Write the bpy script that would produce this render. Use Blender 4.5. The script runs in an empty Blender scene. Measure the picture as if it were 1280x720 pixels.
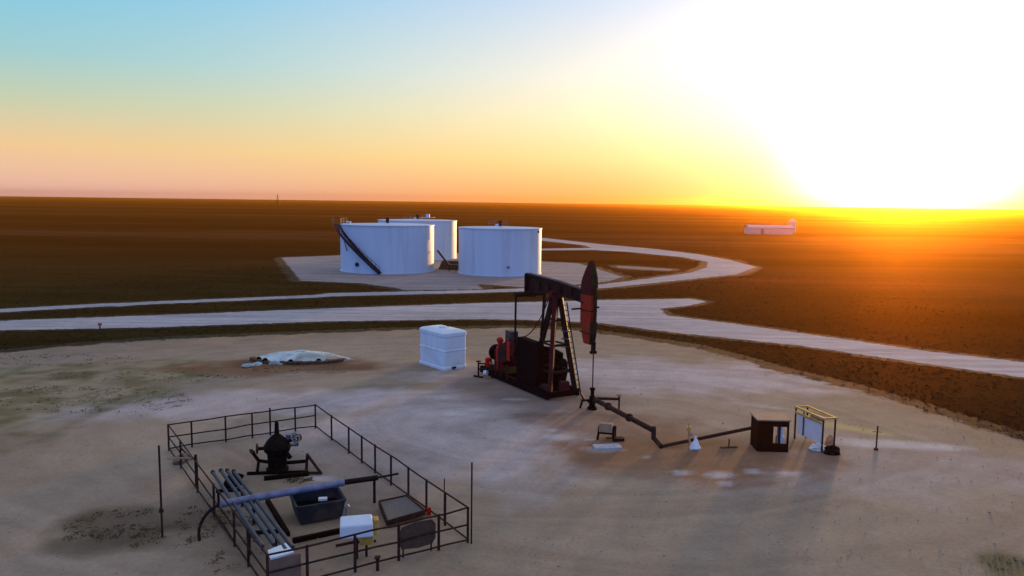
import bpy, math, random
import numpy as np
from mathutils import Vector, Matrix
random.seed(7); rng = np.random.default_rng(7)
sc = bpy.context.scene
col = sc.collection
R = math.radians
# ------------------------------------------------------------------ camera
F = 967.; CAMH = 11.
PITCH = math.atan((360-253)/F); ROLL = R(.75)
CM = Matrix.Rotation(math.pi/2-PITCH, 3, 'X') @ Matrix.Rotation(ROLL, 3, 'Z')
def G(x, y, z=0.):
    d = CM @ Vector((x-640, 360-y, -F)); t = (z-CAMH)/d.z
    return Vector((d.x*t, d.y*t, z))
def Hh(x, y, depth):
    d = CM @ Vector((x-640, 360-y, -F)); return CAMH + d.z*depth/d.y
cam = bpy.data.objects.new('camera', bpy.data.cameras.new('camera')); col.objects.link(cam)
cam.matrix_world = Matrix.Translation((0, 0, CAMH)) @ CM.to_4x4()
cam.data.sensor_width = 36; cam.data.lens = 36*F/1280
cam.data.clip_start = .1; cam.data.clip_end = 40000
sc.camera = cam
SUN_AZ = R(26.6); SUN_EL = R(2.1)
SD = Vector((math.sin(SUN_AZ)*math.cos(SUN_EL), math.cos(SUN_AZ)*math.cos(SUN_EL), math.sin(SUN_EL)))
# ------------------------------------------------------------------ world
w = bpy.data.worlds.new('World'); sc.world = w; w.use_nodes = True
nt = w.node_tree; nt.nodes.clear()
def N(t, **k):
    n = nt.nodes.new(t)
    for a, b in k.items(): setattr(n, a, b)
    return n
def L(a, b): nt.links.new(a, b)
def math_(op, a, b=None, clamp=False):
    n = N('ShaderNodeMath', operation=op, use_clamp=clamp)
    for i, v in enumerate((a, b)):
        if v is None: continue
        if isinstance(v, (int, float)): n.inputs[i].default_value = v
        else: L(v, n.inputs[i])
    return n.outputs[0]
def ramp(fac, stops, interp='EASE'):
    n = N('ShaderNodeValToRGB'); n.color_ramp.interpolation = interp
    e = n.color_ramp.elements
    while len(e) < len(stops): e.new(.5)
    for i, (p, c) in enumerate(stops):
        e[i].position = p; e[i].color = (*c, 1) if len(c) == 3 else c
    if fac is not None: L(fac, n.inputs[0])
    return n.outputs[0]
def mix(f, a, b, bt='MIX'):
    n = N('ShaderNodeMix', data_type='RGBA', blend_type=bt)
    for i, v in ((0, f), (6, a), (7, b)):
        if isinstance(v, (int, float)): n.inputs[i].default_value = v
        elif isinstance(v, tuple): n.inputs[i].default_value = (*v, 1)
        else: L(v, n.inputs[i])
    return n.outputs[2]
sky = N('ShaderNodeTexSky', sky_type='NISHITA', sun_disc=False)
sky.sun_elevation = SUN_EL; sky.sun_rotation = SUN_AZ
sky.air_density = 1.4; sky.dust_density = 3.0; sky.ozone_density = 3.0
tc = N('ShaderNodeTexCoord')
nrm = N('ShaderNodeVectorMath', operation='NORMALIZE'); L(tc.outputs['Generated'], nrm.inputs[0])
sep = N('ShaderNodeSeparateXYZ'); L(nrm.outputs[0], sep.inputs[0])
dot = N('ShaderNodeVectorMath', operation='DOT_PRODUCT'); L(nrm.outputs[0], dot.inputs[0]); dot.inputs[1].default_value = SD
elev = math_('DIVIDE', math_('ARCSINE', sep.outputs[2]), R(90))          # 0..1 = horizon..zenith
gam = math_('DIVIDE', math_('ARCCOSINE', math_('MINIMUM', dot.outputs['Value'], .999999)), math.pi)   # 0..1
# evening colours away from the sun, by elevation (degrees / 90)
base = ramp(elev, [(0.0, (.86, .54, .56)), (.011, (.90, .56, .44)), (.036, (.88, .60, .32)), (.068, (.52, .61, .44)), (.10, (.29, .58, .63)),
                   (.166, (.13, .53, .80)), (.3, (.22, .42, .66)), (.5, (.42, .46, .58)), (1., (.54, .52, .60))], 'LINEAR')
back = ramp(elev, [(0., (.11, .34, 1.0)), (.12, (.16, .48, 1.4)), (.3, (.24, .38, .75)), (.5, (.42, .46, .58)), (1., (.54, .52, .60))], 'LINEAR')
warm = ramp(elev, [(0., (1.0, .46, .10)), (.011, (1.0, .53, .15)), (.036, (1.0, .76, .30)), (.068, (1.0, .86, .54)), (.10, (.90, .86, .74)),
                   (.166, (.58, .68, .88)), (.3, (.34, .48, .74)), (.5, (.42, .46, .58)), (1., (.54, .52, .60))], 'LINEAR')
wside = ramp(gam, [(0., (1, 1, 1)), (.08, (.98,)*3), (.14, (.86,)*3), (.20, (.55,)*3), (.26, (.22,)*3), (.33, (.04,)*3), (.42, (0, 0, 0))], 'B_SPLINE')
bside = ramp(gam, [(.34, (0, 0, 0)), (.46, (1, 1, 1))], 'LINEAR')
def veil(g):        # aureole of the low sun, by angle in degrees
    a = 9*math.exp(-(g/4.5)**2); b = .95*math.exp(-(g/12.5)**2); c_ = .12*math.exp(-(g/22.)**2)
    return (a+b+c_, .93*a+.84*b+.8*c_, .82*a+.62*b+.55*c_)
gs = [0, 1, 2, 3, 4, 5, 6, 7, 8, 9, 10, 11.5, 13, 15, 17, 19, 21, 24, 27, 31, 36, 42, 50]
core = ramp(gam, [(g_/180, veil(g_) if g_ < 50 else (0, 0, 0)) for g_ in gs], 'LINEAR')
# the bright veil round the sun fades towards the horizon line
up = ramp(elev, [(0., (.62, .56, .42)), (.03, (.85, .82, .74)), (.065, (1.3, 1.3, 1.3)), (.11, (1.5, 1.5, 1.6)), (.17, (1.3, 1.4, 1.6))], 'LINEAR')
c = mix(bside, base, back)
c = mix(wside, c, warm)
c = mix(1., c, mix(1., core, up, 'MULTIPLY'), 'ADD')
bg1 = N('ShaderNodeBackground'); L(c, bg1.inputs[0]); bg1.inputs[1].default_value = 1.0
bg2 = N('ShaderNodeBackground'); L(sky.outputs[0], bg2.inputs[0]); bg2.inputs[1].default_value = .05
ad = N('ShaderNodeAddShader'); L(bg1.outputs[0], ad.inputs[0]); L(bg2.outputs[0], ad.inputs[1])
wo = N('ShaderNodeOutputWorld'); L(ad.outputs[0], wo.inputs[0])
sl = bpy.data.lights.new('sun', 'SUN'); sl.energy = 5.0; sl.angle = R(3.); sl.color = (1., .56, .20)
so = bpy.data.objects.new('sun', sl); col.objects.link(so)
so.rotation_euler = SD.to_track_quat('Z', 'Y').to_euler()
sc.view_settings.view_transform = 'Standard'; sc.view_settings.look = 'None'
sc.view_settings.exposure = 0.; sc.view_settings.gamma = 1.
sc.cycles.max_bounces = 6; sc.cycles.volume_bounces = 1
# ------------------------------------------------------------------ materials
def mat(name, c1, c2=None, rough=.6, metal=0., scale=3., bump=0., detail=4., dirt=None, dirt_amt=.5, trans=0., spec=.25, stretch=(1, 1, 1)):
    global nt
    m = bpy.data.materials.new(name); m.use_nodes = True; nt = m.node_tree
    b = nt.nodes['Principled BSDF']
    t = N('ShaderNodeTexCoord'); mp = N('ShaderNodeMapping'); L(t.outputs['Object'], mp.inputs[0]); mp.inputs['Scale'].default_value = stretch
    n1 = N('ShaderNodeTexNoise'); n1.inputs['Scale'].default_value = scale; n1.inputs['Detail'].default_value = detail; L(mp.outputs[0], n1.inputs[0])
    c2 = c2 or tuple(x*.7 for x in c1)
    f = ramp(n1.outputs[0], [(.35, (0, 0, 0)), (.65, (1, 1, 1))], 'LINEAR')
    cc = mix(f, c1, c2)
    if dirt:
        n2 = N('ShaderNodeTexNoise'); n2.inputs['Scale'].default_value = scale*.37; n2.inputs['Detail'].default_value = 8; n2.inputs['Roughness'].default_value = .7
        L(mp.outputs[0], n2.inputs[0])
        f2 = ramp(n2.outputs[0], [(.5, (0, 0, 0)), (.62, (dirt_amt,)*3)], 'LINEAR'); cc = mix(f2, cc, dirt)
    L(cc, b.inputs['Base Color'])
    b.inputs['Roughness'].default_value = rough; b.inputs['Metallic'].default_value = metal
    b.inputs['Specular IOR Level'].default_value = spec
    if bump:
        bp = N('ShaderNodeBump'); bp.inputs['Strength'].default_value = bump; bp.inputs['Distance'].default_value = .05
        L(n1.outputs[0], bp.inputs['Height']); L(bp.outputs[0], b.inputs['Normal'])
    if trans:
        tr = N('ShaderNodeBsdfTranslucent'); L(cc, tr.inputs[0]); ms = N('ShaderNodeMixShader'); ms.inputs[0].default_value = trans
        L(b.outputs[0], ms.inputs[1]); L(tr.outputs[0], ms.inputs[2]); L(ms.outputs[0], nt.nodes['Material Output'].inputs[0])
    return m
M = dict(
    tank=mat('tank_paint', (.62, .69, .79), (.56, .63, .74), .5, scale=.45, dirt=(.36, .33, .30), dirt_amt=.5, stretch=(1, 1, .10)),
    tankroof=mat('tank_roof_paint', (.54, .62, .74), (.47, .54, .66), .5, scale=.5, dirt=(.45, .4, .36)),
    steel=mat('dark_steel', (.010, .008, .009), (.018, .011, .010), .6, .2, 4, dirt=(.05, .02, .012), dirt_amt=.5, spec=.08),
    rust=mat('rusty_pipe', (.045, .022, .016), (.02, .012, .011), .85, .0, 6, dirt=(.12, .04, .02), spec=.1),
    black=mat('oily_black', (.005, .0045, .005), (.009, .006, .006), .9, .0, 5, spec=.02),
    red=mat('faded_red_paint', (.40, .032, .012), (.30, .028, .012), .7, spec=.1, scale=5, dirt=(.11, .045, .03)),
    redb=mat('bright_red_paint', (.55, .016, .010), (.42, .014, .010), .6, spec=.1, scale=5, dirt=(.15, .05, .03)),
    dkred=mat('dark_red_paint', (.085, .010, .012), (.045, .009, .010), .75, spec=.1, scale=4, dirt=(.03, .02, .02)),
    olive=mat('dirty_olive_paint', (.030, .034, .012), (.018, .016, .010), .8, spec=.08, scale=6),
    yellow=mat('weathered_yellow_paint', (.62, .40, .07), (.50, .28, .06), .6, scale=6, dirt=(.3, .15, .06)),
    white=mat('white_plastic', (.72, .78, .84), (.66, .72, .80), .45, scale=2, dirt=(.6, .57, .52), dirt_amt=.4),
    whiteb=mat('white_enamel', (.80, .80, .80), (.72, .72, .74), .4, scale=3, dirt=(.5, .42, .36), dirt_amt=.4),
    liner=mat('pale_liner', (.62, .70, .68), (.40, .48, .48), .6, scale=1.6, bump=.5, dirt=(.28, .24, .18), dirt_amt=.8),
    tan=mat('tan_boards', (.42, .26, .15), (.32, .20, .13), .8, scale=4),
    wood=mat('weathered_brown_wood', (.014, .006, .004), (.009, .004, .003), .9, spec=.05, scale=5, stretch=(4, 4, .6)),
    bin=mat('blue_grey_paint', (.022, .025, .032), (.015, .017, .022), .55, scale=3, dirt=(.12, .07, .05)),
    pipeblue=mat('galvanised_blue_pipe', (.21, .22, .33), (.13, .135, .21), .4, .2, 4, dirt=(.25, .2, .2)),
    pipegrey=mat('dull_grey_pipe', (.05, .056, .08), (.026, .028, .042), .5, .2, 5, dirt=(.08, .06, .06)),
    galv=mat('galvanised_steel', (.22, .21, .22), (.14, .14, .15), .5, .5, 6),
    mesh=mat('brown_mesh', (.11, .062, .040), (.08, .048, .03), .9, scale=9),
    oily=mat('oily_iron', (.005, .0045, .004), (.010, .007, .005), .8, scale=7, dirt=(.03, .016, .010), spec=.05, bump=.3),
    soil=mat('dark_soil', (.045, .028, .02), (.03, .02, .015), .95, scale=2, bump=.4),
    grate=mat('dusty_grate', (.17, .145, .13), (.12, .10, .09), .9, scale=12),
    conc=mat('pale_concrete', (.48, .47, .48), (.38, .37, .38), .9, scale=6, bump=.3),
    pink=mat('faded_pink_boards', (.24, .14, .095), (.19, .115, .08), .85, scale=4),
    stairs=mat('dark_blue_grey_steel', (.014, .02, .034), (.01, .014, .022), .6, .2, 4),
    barn=mat('pale_barn_sheet', (.50, .45, .45), (.44, .40, .40), .5, scale=1),
    orange=mat('orange_marker_paint', (.8, .12, .04), (.7, .1, .04), .5, scale=6),
    stone=mat('pale_stone', (.34, .28, .22), (.26, .21, .17), .9, scale=5, bump=.5),
    grass=mat('grass_blades', (.022, .015, .005), (.012, .013, .005), .8, scale=.12, dirt=(.036, .018, .005), dirt_amt=.8, trans=.35, spec=.15),
    weed=mat('weed_blades', (.13, .115, .05), (.09, .075, .035), .8, scale=.4, dirt=(.14, .10, .045), trans=.3, spec=.15),
    leaf=mat('shrub_leaves', (.05, .06, .02), (.035, .04, .015), .8, scale=2, trans=.3, spec=.2),
)
# ------------------------------------------------------------------ mesh helper
class MB:
    def __init__(s): s.v = []; s.f = []
    def add(s, vs, fs):
        o = len(s.v); s.v += [tuple(v) for v in vs]; s.f += [tuple(i+o for i in f) for f in fs]; return s
    def box(s, c, d, rz=0., ry=0.):
        hx, hy, hz = d[0]/2, d[1]/2, d[2]/2
        m = Matrix.Rotation(rz, 3, 'Z') @ Matrix.Rotation(ry, 3, 'Y')
        vs = [Vector(c)+m@Vector((x*hx, y*hy, z*hz)) for z in (-1, 1) for x, y in ((-1, -1), (1, -1), (1, 1), (-1, 1))]
        return s.add(vs, [(3, 2, 1, 0), (4, 5, 6, 7), (0, 1, 5, 4), (1, 2, 6, 5), (2, 3, 7, 6), (3, 0, 4, 7)])
    def hexa(s, b, t):     # bottom 4, top 4 (CCW from above)
        return s.add(list(b)+list(t), [(3, 2, 1, 0), (4, 5, 6, 7), (0, 1, 5, 4), (1, 2, 6, 5), (2, 3, 7, 6), (3, 0, 4, 7)])
    def tube(s, p0, p1, r0, r1=None, n=10):
        p0, p1 = Vector(p0), Vector(p1); r1 = r0 if r1 is None else r1
        q = (p1-p0).to_track_quat('Z', 'Y')
        vs = []
        for p, r in ((p0, r0), (p1, r1)):
            vs += [p+q@Vector((r*math.cos(a), r*math.sin(a), 0)) for a in [2*math.pi*i/n for i in range(n)]]
        fs = [(i, (i+1) % n, n+(i+1) % n, n+i) for i in range(n)]+[tuple(range(n))[::-1], tuple(range(n, 2*n))]
        return s.add(vs, fs)
    def bar(s, p0, p1, wd, hg):    # rectangular section between two points
        p0, p1 = Vector(p0), Vector(p1); d = (p1-p0).normalized()
        u = d.cross(Vector((0, 0, 1)))
        if u.length < .05: u = Vector((1, 0, 0))
        u.normalize(); v = u.cross(d)
        vs = [p+u*a*wd/2+v*b*hg/2 for p in (p0, p1) for a, b in ((-1, -1), (1, -1), (1, 1), (-1, 1))]
        return s.add(vs, [(3, 2, 1, 0), (4, 5, 6, 7), (0, 1, 5, 4), (1, 2, 6, 5), (2, 3, 7, 6), (3, 0, 4, 7)])
    def path(s, pts, r, n=10):
        for a, b in zip(pts[:-1], pts[1:]): s.tube(a, b, r, n=n)
        for p in pts[1:-1]: s.ball(p, r*1.12, 8, 5)
        return s
    def ball(s, c, r, n=10, m=6, sq=(1, 1, 1)):
        prof = [(math.sin(math.pi*j/m), -math.cos(math.pi*j/m)) for j in range(m+1)]
        vs = [(c[0]+sq[0]*r*a*math.cos(2*math.pi*i/n), c[1]+sq[1]*r*a*math.sin(2*math.pi*i/n), c[2]+sq[2]*r*b) for a, b in prof for i in range(n)]
        return s.add(vs, [(j*n+i, j*n+(i+1) % n, (j+1)*n+(i+1) % n, (j+1)*n+i) for j in range(m) for i in range(n)])
    def lathe(s, prof, c=(0, 0, 0), n=32, a0=0., ex=1., ey=1.):
        k = len(prof)
        vs = [(c[0]+ex*r*math.cos(a0+2*math.pi*i/n), c[1]+ey*r*math.sin(a0+2*math.pi*i/n), c[2]+z) for r, z in prof for i in range(n)]
        fs = [(j*n+i, j*n+(i+1) % n, (j+1)*n+(i+1) % n, (j+1)*n+i) for j in range(k-1) for i in range(n)]
        if prof[0][0] > .01: fs.append(tuple(range(n))[::-1])
        if prof[-1][0] > .01: fs.append(tuple(range((k-1)*n, k*n)))
        return s.add(vs, fs)
    def prism(s, pts, y0, y1):      # polygon in local XZ extruded along Y
        n = len(pts)
        vs = [(x, y0, z) for x, z in pts]+[(x, y1, z) for x, z in pts]
        return s.add(vs, [tuple(range(n)), tuple(range(n, 2*n))[::-1]]+[(i, n+i, n+(i+1) % n, (i+1) % n) for i in range(n)])
    def torus(s, c, r, t, nrm=(0, 0, 1), n=20, spokes=0):
        q = Vector(nrm).to_track_quat('Z', 'Y'); c = Vector(c)
        pts = [c+q@Vector((r*math.cos(2*math.pi*i/n), r*math.sin(2*math.pi*i/n), 0)) for i in range(n)]
        for i in range(n): s.tube(pts[i], pts[(i+1) % n], t, n=6)
        for k in range(spokes): s.tube(c, pts[int(k*n/spokes)], t*.8, n=5)
        return s
    def build(s, name, m, parent=None, smooth=False, bevel=0.):
        me = bpy.data.meshes.new(name); me.from_pydata(s.v, [], s.f); me.update()
        o = bpy.data.objects.new(name, me); col.objects.link(o)
        me.materials.append(M[m] if isinstance(m, str) else m)
        if parent: o.parent = parent
        if smooth:
            for p in me.polygons: p.use_smooth = True
            md = o.modifiers.new('e', 'EDGE_SPLIT'); md.split_angle = R(35)
        if bevel:
            md = o.modifiers.new('b', 'BEVEL'); md.width = bevel; md.segments = 2; md.limit_method = 'ANGLE'
        return o
def tag(o, label=None, cat=None, group=None, kind=None):
    if label: o['label'] = label
    if cat: o['category'] = cat
    if group: o['group'] = group
    if kind: o['kind'] = kind
    return o
def thing(name, loc, label, cat, rz=0., group=None):
    o = bpy.data.objects.new(name, None); col.objects.link(o); o.empty_display_size = .3
    o.location = loc; o.rotation_euler = (0, 0, rz); return tag(o, label, cat, group)
# ------------------------------------------------------------------ ground colour
def nz(x, y, s, seed=0, oct=3):          # cheap smooth value noise 0..1
    r = np.zeros_like(x); amp = 1.; tot = 0
    for k in range(oct):
        g = np.random.default_rng(seed+k*17).random((64, 64))
        u = x/s*2**k+seed*3.1; v = y/s*2**k+seed*1.7
        i = np.floor(u).astype(int); j = np.floor(v).astype(int); a = u-i; b = v-j
        a = a*a*(3-2*a); b = b*b*(3-2*b)
        gg = lambda p, q: g[p % 64, q % 64]
        r += amp*(gg(i, j)*(1-a)*(1-b)+gg(i+1, j)*a*(1-b)+gg(i, j+1)*(1-a)*b+gg(i+1, j+1)*a*b); tot += amp; amp *= .5
    return r/tot
GRASS = np.array((.060, .044, .020))
def ground_mat(name, kind):
    global nt
    m = bpy.data.materials.new(name); m.use_nodes = True; nt = m.node_tree; b = nt.nodes['Principled BSDF']
    geo = N('ShaderNodeNewGeometry'); P = geo.outputs['Position']
    def noise(scale, st=(1, 1, 1), det=6, rough=.6):
        mp = N('ShaderNodeMapping'); L(P, mp.inputs[0]); mp.inputs['Scale'].default_value = st
        n = N('ShaderNodeTexNoise'); n.inputs['Scale'].default_value = scale; n.inputs['Detail'].default_value = det; n.inputs['Roughness'].default_value = rough
        L(mp.outputs[0], n.inputs[0]); return n.outputs[0]
    # wild grass colour, the same formula wherever grass shows
    g1 = ramp(noise(.05, (.35, 1, 1)), [(.3, (.010, .011, .005)), (.5, (.020, .013, .006)), (.7, (.042, .020, .008))], 'LINEAR')
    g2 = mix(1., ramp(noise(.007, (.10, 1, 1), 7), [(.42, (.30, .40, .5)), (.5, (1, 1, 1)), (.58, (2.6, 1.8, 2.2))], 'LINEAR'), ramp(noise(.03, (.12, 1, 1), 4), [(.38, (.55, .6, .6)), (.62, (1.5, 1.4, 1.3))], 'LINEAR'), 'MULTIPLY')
    g3 = ramp(noise(1.3, (1, 1, 1), 8, .75), [(.3, (.7, .7, .7)), (.7, (1.3, 1.3, 1.3))], 'LINEAR')
    sp = N('ShaderNodeSeparateXYZ'); L(P, sp.inputs[0])
    # greener, darker ground along the near left verge
    gx = ramp(math_('ADD', math_('MULTIPLY', math_('ADD', sp.outputs[0], math_('MULTIPLY', sp.outputs[1], .35)), .006), math_('MULTIPLY', noise(.03, det=4), .3)), [(.20, (1, 1, 1)), (.62, (0, 0, 0))], 'LINEAR')
    gy = ramp(math_('ADD', math_('MULTIPLY', sp.outputs[1], .004), math_('MULTIPLY', noise(.02, det=4), .3)), [(.55, (1, 1, 1)), (.95, (0, 0, 0))], 'LINEAR')
    gc = mix(1., mix(1., g1, g2, 'MULTIPLY'), g3, 'MULTIPLY')
    gg = mix(1., ramp(noise(.25, (.3, 1, 1), 7), [(.35, (.008, .014, .006)), (.65, (.020, .027, .012))], 'LINEAR'), g3, 'MULTIPLY')
    gc = mix(mix(1., gx, gy, 'MULTIPLY'), gc, gg)
    f1 = noise(.7, det=8, rough=.7); f2 = noise(6., det=8, rough=.75)
    if kind == 'field': cc = gc
    else:
        at = N('ShaderNodeAttribute', attribute_name='Col'); am = N('ShaderNodeAttribute', attribute_name='edge')
        v1 = ramp(f1, [(.3, (.86, .84, .82)), (.7, (1.12, 1.12, 1.12))], 'LINEAR'); v2 = ramp(f2, [(.3, (.86, .86, .86)), (.7, (1.14, 1.13, 1.12))], 'LINEAR')
        rc = mix(1., mix(1., at.outputs['Color'], v1, 'MULTIPLY'), v2, 'MULTIPLY')
        if kind == 'road':
            v4 = ramp(noise(.9, (.06, 1, 1), 5), [(.38, (.80, .78, .76)), (.6, (1.12, 1.12, 1.12))], 'LINEAR'); rc = mix(1., rc, v4, 'MULTIPLY')
        if kind == 'pad':     # worn wheel tracks circling the well site
            sx = N('ShaderNodeVectorMath', operation='SUBTRACT'); L(P, sx.inputs[0]); sx.inputs[1].default_value = (3, 37, 0)
            ln = N('ShaderNodeVectorMath', operation='LENGTH'); mp = N('ShaderNodeMapping'); L(sx.outputs[0], mp.inputs[0]); mp.inputs['Scale'].default_value = (.62, 1, 1); L(mp.outputs[0], ln.inputs[0])
            rr = math_('ADD', ln.outputs['Value'], math_('MULTIPLY', noise(.08, det=2), 6.))
            cm = N('ShaderNodeCombineXYZ'); L(math_('MULTIPLY', rr, 1.15), cm.inputs[0]); L(math_('MULTIPLY', f1, .6), cm.inputs[1])
            tn = N('ShaderNodeTexNoise'); tn.inputs['Scale'].default_value = 1.; tn.inputs['Detail'].default_value = 4; L(cm.outputs[0], tn.inputs[0])
            v3 = ramp(tn.outputs[0], [(.36, (.90, .885, .87)), (.5, (1, 1, 1)), (.64, (1.06, 1.06, 1.06))], 'LINEAR')
            rc = mix(1., rc, v3, 'MULTIPLY')
        e = math_('ADD', am.outputs['Fac'], math_('MULTIPLY', math_('SUBTRACT', noise(.8 if kind == 'pad' else 1.1, det=8, rough=.7), .5), 1.3))
        ef = ramp(e, [(.42, (0, 0, 0)), (.58, (1, 1, 1))], 'LINEAR')
        cc = mix(ef, gc, rc)
    L(cc, b.inputs['Base Color']); b.inputs['Roughness'].default_value = .95; b.inputs['Specular IOR Level'].default_value = .0 if kind == 'field' else .12
    bp = N('ShaderNodeBump'); bp.inputs['Strength'].default_value = .35; bp.inputs['Distance'].default_value = .06
    L(f2, bp.inputs['Height']); L(bp.outputs[0], b.inputs['Normal'])
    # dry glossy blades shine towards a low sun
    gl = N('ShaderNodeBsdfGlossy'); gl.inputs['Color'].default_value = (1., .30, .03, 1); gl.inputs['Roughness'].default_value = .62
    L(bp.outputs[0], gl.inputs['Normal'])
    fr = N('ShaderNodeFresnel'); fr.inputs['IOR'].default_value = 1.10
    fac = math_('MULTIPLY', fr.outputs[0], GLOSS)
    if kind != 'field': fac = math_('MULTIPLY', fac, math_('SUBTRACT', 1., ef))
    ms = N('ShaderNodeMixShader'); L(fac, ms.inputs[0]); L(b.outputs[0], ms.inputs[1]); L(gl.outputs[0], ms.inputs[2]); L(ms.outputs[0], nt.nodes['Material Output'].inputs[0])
    return m
GLOSS = .13
def seg_dist(X, Y, poly):               # signed distance to polygon, inside positive
    n = len(poly); d = np.full(X.shape, 1e9); ins = np.zeros(X.shape, bool)
    for i in range(n):
        x0, y0 = poly[i]; x1, y1 = poly[(i+1) % n]
        dx, dy = x1-x0, y1-y0; t = np.clip(((X-x0)*dx+(Y-y0)*dy)/(dx*dx+dy*dy+1e-9), 0, 1)
        d = np.minimum(d, np.hypot(X-x0-t*dx, Y-y0-t*dy))
        cr = ((y0 > Y) != (y1 > Y)) & (X < (x1-x0)*(Y-y0)/(y1-y0+1e-12)+x0); ins ^= cr
    return np.where(ins, d, -d)
def gp(pts): return [tuple(G(x, y)[:2]) for x, y in pts]
def sheet(name, polys, z, res, soft, colour, m, kindmat):
    allp = np.array([p for q in polys for p in q]); lo = allp.min(0)-soft-res; hi = allp.max(0)+soft+res
    xs = np.arange(lo[0], hi[0], res[0] if isinstance(res, tuple) else res); ys = np.arange(lo[1], hi[1], res)
    X, Y = np.meshgrid(xs, ys); D = np.full(X.shape, -1e9)
    for q in polys: D = np.maximum(D, seg_dist(X, Y, q))
    keep = D > -soft
    cell = keep[:-1, :-1] | keep[1:, :-1] | keep[:-1, 1:] | keep[1:, 1:]
    idx = np.full(X.shape, -1); used = np.zeros(X.shape, bool)
    used[:-1, :-1] |= cell; used[1:, :-1] |= cell; used[:-1, 1:] |= cell; used[1:, 1:] |= cell
    idx[used] = np.arange(used.sum())
    V = np.stack([X[used], Y[used], np.full(used.sum(), z)], 1)
    j, i = np.nonzero(cell); Fs = np.stack([idx[j, i], idx[j, i+1], idx[j+1, i+1], idx[j+1, i]], 1)
    me = bpy.data.meshes.new(name); me.from_pydata(V.tolist(), [], Fs.tolist()); me.update()
    e = np.clip(.5+D[used]/(2*soft), 0, 1)
    a = me.attributes.new('edge', 'FLOAT', 'POINT'); a.data.foreach_set('value', e.astype(np.float32))
    C = colour(V[:, 0], V[:, 1]); C = np.concatenate([C, np.ones((len(V), 1))], 1)
    a = me.attributes.new('Col', 'FLOAT_COLOR', 'POINT'); a.data.foreach_set('color', C.astype(np.float32).ravel())
    o = bpy.data.objects.new(name, me); col.objects.link(o); me.materials.append(m); return tag(o, kind='structure')
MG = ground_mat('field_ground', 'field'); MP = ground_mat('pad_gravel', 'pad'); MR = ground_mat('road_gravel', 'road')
# field: one sheet to the horizon
g = MB(); rings = [0, 30, 60, 100, 160, 260, 420, 700, 1200, 2200, 4500, 9000, 20000]; ns = 48
g.v.append((0, 0, 0)); 
for r in rings[1:]: g.v += [(r*math.cos(2*math.pi*k/ns), r*math.sin(2*math.pi*k/ns), 0) for k in range(ns)]
g.f += [(0, 1+k, 1+(k+1) % ns) for k in range(ns)]
for j in range(len(rings)-2): g.f += [(1+j*ns+k, 1+(j+1)*ns+k, 1+(j+1)*ns+(k+1) % ns, 1+j*ns+(k+1) % ns) for k in range(ns)]
tag(g.build('ground', MG), kind='structure')
def road_col(X, Y):
    a = nz(X, Y, 9., 3)[:, None]; b = nz(X, Y*3, 3., 5)[:, None]
    return np.array((.42, .39, .40))*(.85+.3*a)*(.9+.2*b)
road = gp([(-60, 403), (0, 401), (200, 394), (400, 386), (600, 379), (700, 377), (757, 375), (863, 373.5), (884, 377), (862, 382), (826, 386), (832, 394), (912, 404), (1047, 423), (1150, 438), (1280, 453), (1400, 467),
           (1400, 487), (1280, 472), (1144, 453), (999, 432), (844, 416), (752, 404), (660, 400), (600, 399), (400, 402), (200, 409), (0, 413), (-60, 415)])
sheet('road', [road], .012, .5, .55, road_col, MR, 'road')
track = gp([(-60, 389.5), (0, 386.3), (131, 379.3), (150, 379), (184, 377.2), (394, 368.8), (413, 366.4), (600, 362.5), (753, 356.5), (753, 361), (600, 366), (413, 370.6), (394, 372), (184, 380.5), (150, 383), (131, 383), (0, 390.5), (-60, 394)])
sheet('track', [track], .008, .6, .5, road_col, MR, 'road')
tpad = gp([(352, 322), (430, 319), (600, 316), (678, 327), (723, 329), (778, 346), (757, 353), (720, 357), (660, 359.5), (597, 355), (606, 364), (506, 363), (495, 360), (452, 354), (376, 351)])
loop = gp([(675, 297), (747, 305), (820, 311.5), (873, 318), (912, 325), (945, 334), (921, 343), (854, 350), (757, 360), (700, 363.5), (700, 360), (752, 355.5), (805, 349), (863, 341), (883, 334.5), (885, 327.5), (854, 321.5), (781, 314.5), (740, 312.5), (675, 313), (675, 311), (740, 310), (730, 306.5), (675, 300.5)])
patch = gp([(771, 332), (800, 333.5), (840, 336.5), (838, 338.5), (800, 337), (771, 334.5)])
sheet('tank_yard', [tpad], .004, .9, .9, lambda X, Y: road_col(X, Y)*np.array((.74, .68, .64)), MR, 'road')
sheet('bare_patch', [patch], .006, .8, .9, lambda X, Y: road_col(X, Y)*np.array((.55, .46, .42)), MR, 'road')
sheet('loop_road', [loop], .016, .9, .9, road_col, MR, 'road')
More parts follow.
